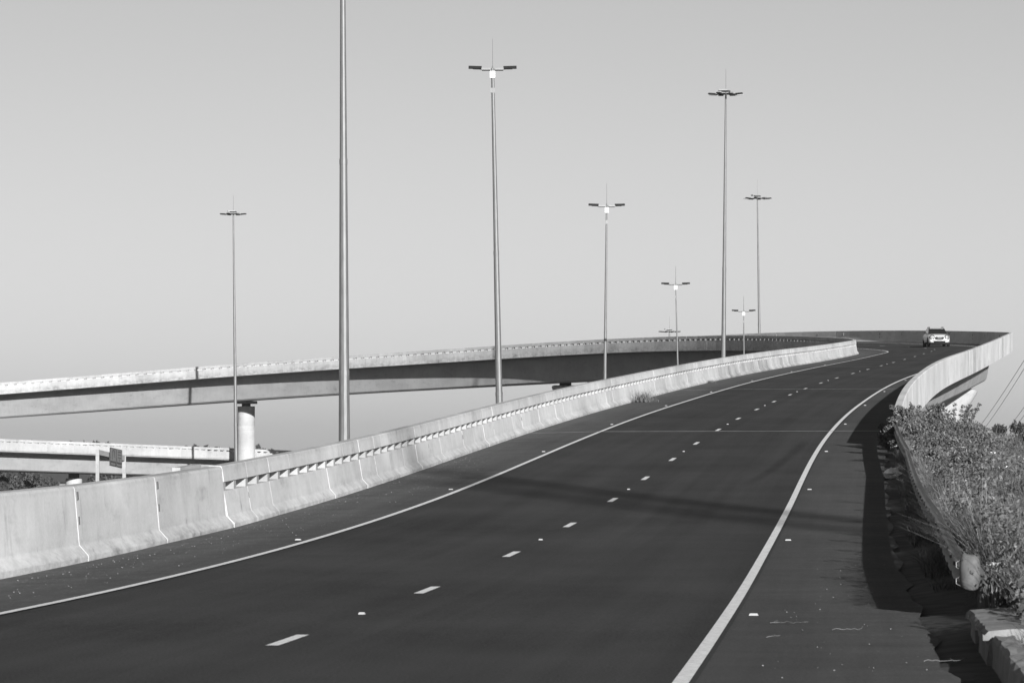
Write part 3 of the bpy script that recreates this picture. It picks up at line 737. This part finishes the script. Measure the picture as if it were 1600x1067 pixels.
def foliage(name, blobs, nleaf, size, mat, parent, loc):
    C = []
    vol = np.array([b[3]**2 for b in blobs]); vol = vol/vol.sum()
    for b, f in zip(blobs, vol):
        k = int(nleaf*f)+3; d = rng.normal(size=(k, 3)); d /= np.linalg.norm(d, axis=1)[:, None]
        r = b[3]*(rng.random((k, 1))**.35)*(1+.12*rng.normal(size=(k, 1))); C.append(d*r*[1, 1, b[4] if len(b) > 4 else .8]+[b[0], b[1], b[2]])
    V, F = leaves(np.concatenate(C), size); return new(name, np_mesh(name, V, F, mat, 3), parent)
def shrub(loc, w_, h, label, nl=9000, leaf=.034):
    t = thing('shrub', label, 'shrub', loc, 0, 'shrubs beside the start of the parapet')
    st_ = MB(); blobs = []
    for i in range(11):
        a = random.uniform(0, 2*math.pi); r = random.uniform(.1, .5)*w_; z = random.uniform(.5, .92)*h
        e = Vector((r*math.cos(a), r*math.sin(a), z)); st_.tube((0, 0, -.1), e*.55+Vector((0, 0, .05)), .025, .015, 5); st_.tube(e*.55+Vector((0, 0, .05)), e, .015, .006, 5)
        blobs.append((e.x, e.y, e.z-.1*h, random.uniform(.14, .28)*w_)); blobs.append((e.x*.6, e.y*.6, e.z*.55, random.uniform(.18, .3)*w_))
    for i in range(14):
        a = random.uniform(0, 2*math.pi); r = random.uniform(.2, .5)*w_; e = Vector((r*math.cos(a), r*math.sin(a), h*random.uniform(.95, 1.15)))
        st_.tube(e*.7, e, .008, .003, 4)
        for q in range(3): blobs.append((e.x*(.8+.1*q), e.y*(.8+.1*q), e.z*(.8+.09*q), .07))
    st_.build('stems', BARK, t); foliage('leaves', blobs, nl, leaf, LEAFS, t, loc)
for (s, o, w_, h, lb_) in ((109, 6.45, 1.25, 1.2, 'leafy shrub over the far end of the guardrail, leftmost on the bank'),
                     (112, 7.3, 1.5, 1.25, 'leafy shrub in front of the flyover parapet, right of the leftmost shrub'),
                     (113, 8.1, 1.3, .55, 'shrub below the flyover pier in front of the pale pier head'),
                     (101, 7.3, 1.6, .85, 'low shrub on the bank nearer than the parapet shrubs'),
                     (104, 6.5, 1.3, .95, 'dense shrub pressing against the guardrail below the parapet end'),
                     (94, 6.75, 1.5, .8, 'dense low shrub leaning over the middle of the guardrail'),
                     (86, 6.9, 1.4, .75, 'rounded low shrub behind the guardrail, nearest of the shrubs but one'),
                     (115.4, 5.5, .5, .62, 'little shrub on the road side of the parapet end, in the gutter'),
                     (76, 6.75, 1.1, .7, 'small shrub behind the guardrail, nearest of all the shrubs'),
                     (114.6, 5.98, .95, 1.1, 'small leafy shrub in front of the parapet end where the guardrail meets it')):
    p = P(s, o, 0); shrub((p.x, p.y, p.z+bank_z(s, o)-bank(s)*o-.05), w_, h, lb_)
# dry weed by the left barrier
p = P(169, -5.5, 0); t = thing('dry_weed', 'wispy dry weed bush growing at the foot of the slotted barrier', 'weed', tuple(p))
gg = np.array([(rng.normal(0, .22), rng.normal(0, .35), 0, .25+.5*rng.random()**2) for _ in range(420)]); gg[:, 0] += .15
V, F = blades(gg, .008, 1.1); new('blades', np_mesh('blades', V, F, GRASS, 3), t)
p = P(207, -5.7, 0); t = thing('dark_weed', 'small dark weed at the barrier foot farther up the ramp', 'weed', tuple(p))
gg = np.array([(rng.normal(0, .12), rng.normal(0, .5), 0, .08+.12*rng.random()) for _ in range(200)]); V, F = blades(gg, .008, 1.1); new('blades', np_mesh('blades', V, F, WEED, 3), t)

# ---------------------------------------------------------------- litter and twigs on the right shoulder
def twig(x, y, Z, L, label, n=5, mat=None):
    zz = EYE+(712-y)/6490*Z; loc = Vector(((x-800)/6490*Z, Z, zz))
    # drop on the road surface
    s = Z+.6; off = (loc.x-cr(PT, s)[0]); q = P(s, off, .012)
    t = thing('twig', label, 'twig', tuple(q)); m = MB(); y_ = 0; n = max(4, int(L/.03))
    a = Vector((-L/2, 0, .004)); sl = random.uniform(-.5, .5)
    for i in range(n):
        sl += random.uniform(-.35, .35); sl = max(-1.0, min(1.0, sl)); y_ += sl*L/n
        b = Vector((-L/2+L*(i+1)/n, y_, max(.004, .008+random.uniform(-.004, .012)))); m.tube(a, b, .0032*(1-.6*i/n), .0026*(1-.6*i/n), 4)
        if random.random() < .45:
            c = b+Vector((random.uniform(-.03, .05), random.uniform(-.09, .09), random.uniform(0, .02))); m.tube(b, c, .002, .001, 4)
        a = b
    m.build('branch', mat or TWIG, t)
twig(1228, 972, 39, .3, 'pale curled dry twig on the right shoulder, nearest the edge line', 7)
twig(1322, 983, 37.5, .26, 'straight pale dry twig right of the curled one', 5)
twig(1208, 998, 36, .12, 'tiny crumb of dry stem left of the larger twigs', 3)
twig(1475, 1032, 32, .34, 'broken pale stalk lying across the edge of the asphalt', 6)
lt = MB()
rl = np.random.default_rng(3)
for i in range(900):
    left = i < 780
    s = (36+75*rl.random()**1.5) if left else 30+40*rl.random(); o = (-5.6+1.5*rl.random()**2) if left else (4.1+1.4*rl.random())
    p = P(s, o, .004); r = (.003+.007*rl.random()**3)*(1 if left else .8)
    lt.tube(p, p+Vector((0, 0, r)), r, r*.6, 5)
tag(lt.build('grit', simple('pale_grit', .17, .9, .1, 0, .4, 30)), 'small pale stones scattered along both shoulders', 'grit', None, 'stuff')
p = P(96, 5.62, 0.02); t = thing('rubbish_bag', 'crumpled pale plastic bag caught in the gutter by the guardrail', 'litter', tuple(p))
V = []; F = []
for j in range(7):
    for i in range(12):
        th = math.pi*j/6; ph = 2*math.pi*i/12; r = .2*(1+.35*rl.normal()*.6); V.append((r*math.sin(th)*math.cos(ph), 1.6*r*math.sin(th)*math.sin(ph), .1+.55*r*math.cos(th)))
for j in range(6):
    for i in range(12): F.append((j*12+i, j*12+(i+1) % 12, (j+1)*12+(i+1) % 12, (j+1)*12+i))
MB().poly(V, F).build('bag', WHITEM, t)

# ---------------------------------------------------------------- car
def car():
    s = 343.; off = 1.65
    CW = N('car_white_paint', .3, .5); CW.b.inputs['Coat Weight'].default_value = .25
    CW.gray(CW.rng(CW.noise(CW.pos(), 2, 2), .3, .7, .40, .44)); CW = CW.m
    GL = simple('car_glass', .012, .08, .6); BK = simple('car_black_plastic', .012, .85, .1); CH = simple('chrome', .75, .12, .5, 1.0, .05); LN = simple('headlamp_glass', .22, .12, .6)
    p = P(s, off, 0); h = heading(s)
    t = thing('car', 'small white crossover car with roof rails driving towards the viewer round the bend', 'car', tuple(p), math.atan2(h[0], h[1])*-1+math.pi)
    # local: +y = forwards (front of the car), x = width, length 4.1
    # body cross-sections: (y, half width bottom, half width belt, z bottom, z shoulder, z top, half top)
    secs = [(2.02, .56, .58, .36, .58, .68, .45), (1.96, .72, .74, .28, .66, .80, .60), (1.80, .82, .84, .22, .76, .88, .68), (1.45, .87, .89, .20, .82, .94, .72),
            (1.05, .88, .895, .20, .86, .98, .74), (.85, .88, .895, .20, .88, 1.0, .76), (.6, .88, .895, .20, .92, 1.05, .78), (-.5, .88, .895, .20, .94, 1.06, .80), (-1.4, .88, .895, .20, .96, 1.06, .80),
            (-1.85, .85, .87, .24, .93, 1.04, .76), (-2.02, .78, .80, .32, .88, .98, .66)]
    V = []; F = []
    for y, wb, ws, zb, zs_, zt, wt in secs:
        ring = [(wb*.8, zb), (wb, zb+.08), (ws+.012, (zb+zs_)/2), (ws, zs_), (ws*.93, zs_+(zt-zs_)*.55), (wt, zt), (wt*.45, zt+.03)]
        ring = ring+[(-a, b) for a, b in ring[::-1]]
        V += [(a, y, b) for a, b in ring]
    n = 14
    for k in range(len(secs)-1):
        for i in range(n): F.append((k*n+i, k*n+(i+1) % n, (k+1)*n+(i+1) % n, (k+1)*n+i))
    F += [tuple(range(n)), tuple((len(secs)-1)*n+i for i in range(n))]
    body = MB().poly(V, F).build('body', CW, t, True)
    # greenhouse
    def quadpart(name, pts, mat, parent=t):
        o = MB().poly(pts, [tuple(range(len(pts)))]).build(name, mat, parent); so = o.modifiers.new('t', 'SOLIDIFY'); so.thickness = .02; so.offset = -1; return o
    zr = 1.50
    cab = MB(); rows = [(.78, 1.08, .70, 1.00), (.30, zr-.03, .60, 0), (-.3, zr+.02, .62, 0), (-1.3, zr-.02, .60, 0), (-1.78, 1.08, .70, 1.0)]
    # pillars & roof shell
    roof = MB().poly([(-.57, .22, 1.485), (.57, .22, 1.485), (.60, -.4, 1.545), (.58, -1.35, 1.52), (-.58, -1.35, 1.52), (-.60, -.4, 1.545),
                      (-.60, .20, 1.44), (.60, .20, 1.44), (.63, -.4, 1.48), (.61, -1.40, 1.45), (-.61, -1.40, 1.45), (-.63, -.4, 1.48)],
                     [(0, 1, 2, 5), (5, 2, 3, 4), (0, 6, 7, 1), (1, 7, 8, 2), (2, 8, 9, 3), (3, 9, 10, 4), (4, 10, 11, 5), (5, 11, 6, 0)]).build('roof', CW, t)
    quadpart('windscreen', [(-.70, .90, 1.0), (.70, .90, 1.0), (.575, .24, 1.465), (-.575, .24, 1.465)], GL)
    quadpart('rear_window', [(.66, -1.78, 1.08), (-.66, -1.78, 1.08), (-.57, -1.40, 1.47), (.57, -1.40, 1.47)], GL)
    for sg in (-1, 1):
        quadpart('side_window', [(sg*.735, .70, 1.06), (sg*.60, .18, 1.45), (sg*.62, -.4, 1.49), (sg*.745, -.4, 1.06)], GL)
        quadpart('side_window', [(sg*.745, -.46, 1.06), (sg*.62, -.46, 1.49), (sg*.605, -1.36, 1.46), (sg*.73, -1.68, 1.06)], GL)
        MB().tube((sg*.73, .90, 1.0), (sg*.59, .22, 1.47), .04, .035, 6).build('pillar', BK, t)
        MB().tube((sg*.71, -1.74, 1.07), (sg*.59, -1.39, 1.47), .06, .05, 6).build('pillar', CW, t)
        rr_ = MB().tube((sg*.56, .05, 1.60), (sg*.56, -1.25, 1.61), .022, n=6)
        for yy in (.05, -.6, -1.25): rr_.tube((sg*.56, yy, 1.50), (sg*.56, yy, 1.60), .022, n=6)
        rr_.build('roof_rail', BK, t)
        mi = MB().box(-.08, .08, -.05, .06, -.055, .055).build('mirror', BK, t, False, (sg*.98, .62, 1.10)); bevel(mi, .03, 2)
        MB().box(-.06, .06, -.02, .02, -.02, .02).build('bracket', BK, mi, False, (-sg*.13, 0, -.05))
        # headlights: tilted ovals
        hl = MB().lathe([(.155, 0), (.165, .02), (.13, .055), (.05, .07)], 18).build('headlight', LN, t, True, (sg*.60, 1.955, .72), (R(-84), 0, -sg*R(12)))
        MB().lathe([(.20, -.03), (.205, .03), (.165, .035)], 18).build('trim_ring', BK, hl, True)
        MB().lathe([(.06, 0), (.06, .03)], 12).build('fog_light', LN, t, True, (sg*.52, 1.99, .44), (R(-90), 0, 0))
    gl = MB().poly([(-.38, 2.085, .66), (-.32, 2.085, .54), (.32, 2.085, .54), (.38, 2.085, .66), (.32, 2.07, .755), (-.32, 2.07, .755), (-.36, 1.98, .66), (-.30, 1.98, .57), (.30, 1.98, .57), (.36, 1.98, .66), (.30, 1.96, .75), (-.30, 1.96, .75)],
        [(0, 1, 2, 3, 4, 5), (0, 6, 7, 1), (1, 7, 8, 2), (2, 8, 9, 3), (3, 9, 10, 4), (4, 10, 11, 5), (5, 11, 6, 0)]).build('grille', BK, t)
    for zz in (.69,): MB().box(-.22, .22, 2.084, 2.092, zz-.006, zz+.006).build('grille_bar', CH, gl)
    MB().box(-.20, .20, 2.09, 2.10, .49, .55).build('number_plate', LN, t)
    MB().box(-.46, .46, 2.0, 2.06, .31, .42).build('lower_intake', BK, t)
    MB().box(-.74, .74, 1.80, 2.0, .17, .30).build('front_skirt', BK, t)
    for sg in (-1, 1):
        for yy in (1.28, -1.28):
            arch = MB()
            for q in range(10):
                t0 = math.pi*q/9; arch.box(-.03, .03, -.07, .07, -.03, .03, Matrix.Translation((sg*.875, yy+.38*math.cos(t0), .33+.38*math.sin(t0))) @ Matrix.Rotation(-t0+math.pi/2, 4, 'X'))
            arch.build('wheel_arch', BK, t)
            wh = new('wheel', None, t, (sg*.80, yy, .33), (0, R(90), 0))
            MB().lathe([(.20, -.11), (.30, -.11), (.33, -.08), (.33, .08), (.30, .11), (.20, .11)], 24).build('tyre', BK, wh, True)
            MB().lathe([(.20, -.09), (.21, .09), (.05, .10)] if sg > 0 else [(.05, -.10), (.21, -.09), (.20, .09)], 16).build('rim', CH, wh, True)
        MB().box(-.03, .03, -.9, .9, -.08, .06).build('sill_trim', BK, t, False, (sg*.88, 0, .28))
car()

# ---------------------------------------------------------------- far trees, warehouse, power lines
def tree(name, x, ytop, Z, wpx, label, group, nl=1800, leaf=.35, zb=None, mat=LEAFT):
    top = at(x, ytop, Z); base = Vector((top.x, top.y, GZ)); H = top.z-GZ; Wm = wpx/6490*Z
    t = thing(name, label, 'tree', tuple(base), 0, group)
    MB().tube((0, 0, -.3), (Wm*.03, 0, H*.6), H*.03+.08, H*.015+.04, 7).build('trunk', BARK, t)
    blobs = []; lim = MB()
    for i in range(13):
        a = random.uniform(0, 2*math.pi); r = random.uniform(.05, .42)*Wm; z = random.uniform(.45, .9)*H-(r/Wm)*.25*H
        br = random.uniform(.13, .22)*max(Wm, H*.4); z = min(z, H-br*.8); blobs.append((r*math.cos(a), r*math.sin(a), z, br, .75))
        if i < 5: lim.tube((0, 0, H*.35), (r*math.cos(a), r*math.sin(a), z), .12, .05, 5)
    blobs.append((0, 0, H-.16*Wm, .17*Wm, .8)); lim.build('limbs', BARK, t)
    foliage('crown', blobs, nl, leaf, mat, t, base)
R_ = random.Random(11)
# right, beyond the bank
for i, (x, y, Z, w_) in enumerate(((1538, 676, 330, 46), (1562, 668, 345, 60), (1590, 664, 330, 62), (1618, 670, 350, 60), (1555, 684, 300, 50), (1600, 682, 300, 70), (1650, 668, 340, 80))):
    tree('tree', x, y-7, Z, w_*1.15, ['bushy dark tree nearest the pier beyond the right bank', 'rounded dark tree beyond the right bank under the power lines', 'tallest dark tree at the right edge beyond the bank', 'dark tree cut by the right edge of the picture', 'low dark tree in front of the rounded one', 'low broad tree in front of the tallest one', 'dark tree just outside the right edge'][i], 'trees beyond the right bank', 5000, .17)
# left, under the low viaduct
LL = [(8, 733, 620, 60, 'dark broad tree under the low viaduct at the left edge'), (45, 733, 650, 60, 'dark tree second from the left edge under the viaduct'),
      (-20, 742, 560, 70, 'dark tree cut by the left edge'), (5, 745, 520, 40, 'dark low tree standing nearest at the left edge'), (78, 744, 800, 30, 'small tree where the dark tree line steps down'),
      (150, 737, 640, 46, 'dark tree behind the left post of the sign gantry'), (172, 738, 640, 50, 'dark tree seen between the gantry posts'), (205, 739, 650, 50, 'dark tree behind the right post of the sign gantry'), (240, 741, 640, 50, 'dark tree right of the gantry under the viaduct'), (275, 743, 640, 50, 'dark tree rightmost under the viaduct')]
for x, y, Z, w_, l_ in LL: tree('tree', x, y, Z, w_, l_, 'trees under the low viaduct', 2600, .32)
xs_ = [(15, 689, 12), (48, 688.5, 10), (112, 688, 20), (132, 689.5, 18), (150, 688.5, 24), (168, 691, 16), (290, 696, 20), (305, 694, 22), (322, 694.5, 22), (340, 696, 24), (358, 699, 24), (378, 701, 26), (403, 695.5, 9), (412, 700, 14), (425, 701, 16), (445, 706, 18)]
OR2 = 'first second third fourth fifth sixth seventh eighth ninth tenth eleventh twelfth thirteenth fourteenth fifteenth sixteenth'.split()
for i, (x, y, w_) in enumerate(xs_): tree('tree', x, y+1, 1500, w_*1.5, '%s of the far trees just above the low viaduct, counted from the left' % OR2[i], 'hazy trees on the far horizon', 900, .9)
# far wooded ridge along the horizon
rd = MB(); V = []; F = []
for i in range(161):
    x = -1900+i*24; top = GZ+7+3*math.sin(i*.21)+2*math.sin(i*.57+1)+1.2*math.sin(i*1.7); V += [(x, 2400, GZ-1), (x, 2440, top), (x, 2600, top+1), (x, 2900, GZ-1)]
for i in range(160):
    for q in range(3): a = i*4+q; F.append((a, a+1, a+5, a+4))
tag(rd.poly(V, F).build('far_ridge', LEAFT), kind='structure')
# warehouse
WH = thing('warehouse', 'long low grey warehouse roof seen under the viaduct at the left edge', 'building', (-92, 870, GZ), 0)
zt_ = EYE+(712-737)*870/6490-GZ
MB().box(-22, 9, 0, 30, -.5, zt_-2.2).build('wall', simple('warehouse_wall', .13, .8, .2), WH)
MB().poly([(-23, -1, zt_-2.2), (9.6, -1, zt_-2.2), (9.6, 31, zt_-2.2), (-23, 31, zt_-2.2), (-23, 15, zt_), (9.6, 15, zt_)], [(0, 1, 5, 4), (2, 3, 4, 5), (0, 4, 3), (1, 2, 5), (0, 3, 2, 1)]).build('roof', simple('warehouse_roof', .07, .7, .2), WH)
for q in range(6): MB().box(-20+q*4.6, -17.5+q*4.6, -.06, .0, zt_-4.6, zt_-3.4).build('window', DARKM, WH)
# power lines
def wire(p0, p1, sag, label, r=.038):
    t = thing('power_line', label, 'power line', tuple(p0), 0, 'power lines at the right edge'); m = MB(); a = Vector((0, 0, 0)); d = p1-p0
    for i in range(1, 25):
        q = i/24; b = d*q; b.z -= sag*4*q*(1-q); m.tube(a, b, r, n=4, caps=False); a = b
    m.build('cable', GALVD, t)
w0 = [at(1680, 430, 430), at(1680, 440, 430), at(1680, 511, 430), at(1680, 521, 430)]
w1 = [at(1512, 690, 900), at(1522, 690, 900), at(1556, 690, 900), at(1566, 690, 900)]
for i in range(4): wire(w0[i], w1[i], 1.0, ['upper left cable of the left pair of slanting power lines', 'lower right cable of the left pair of slanting power lines', 'upper left cable of the pair nearest the right edge', 'lower right cable of the pair nearest the right edge'][i])

# ---------------------------------------------------------------- thin haze
hz = MB().box(-5200, 5200, -1300, 9200, GZ-2.5, 70).build('haze', None)
hm = bpy.data.materials.new('haze'); hm.use_nodes = True; hm.node_tree.nodes.clear()
ho = hm.node_tree.nodes.new('ShaderNodeOutputMaterial'); hv = hm.node_tree.nodes.new('ShaderNodeVolumePrincipled')
hv.inputs['Color'].default_value = (.9, .9, .9, 1); hv.inputs['Density'].default_value = .00007; hv.inputs['Anisotropy'].default_value = .3
hm.node_tree.links.new(hv.outputs[0], ho.inputs['Volume']); hz.data.materials.clear(); hz.data.materials.append(hm); tag(hz, kind='stuff')
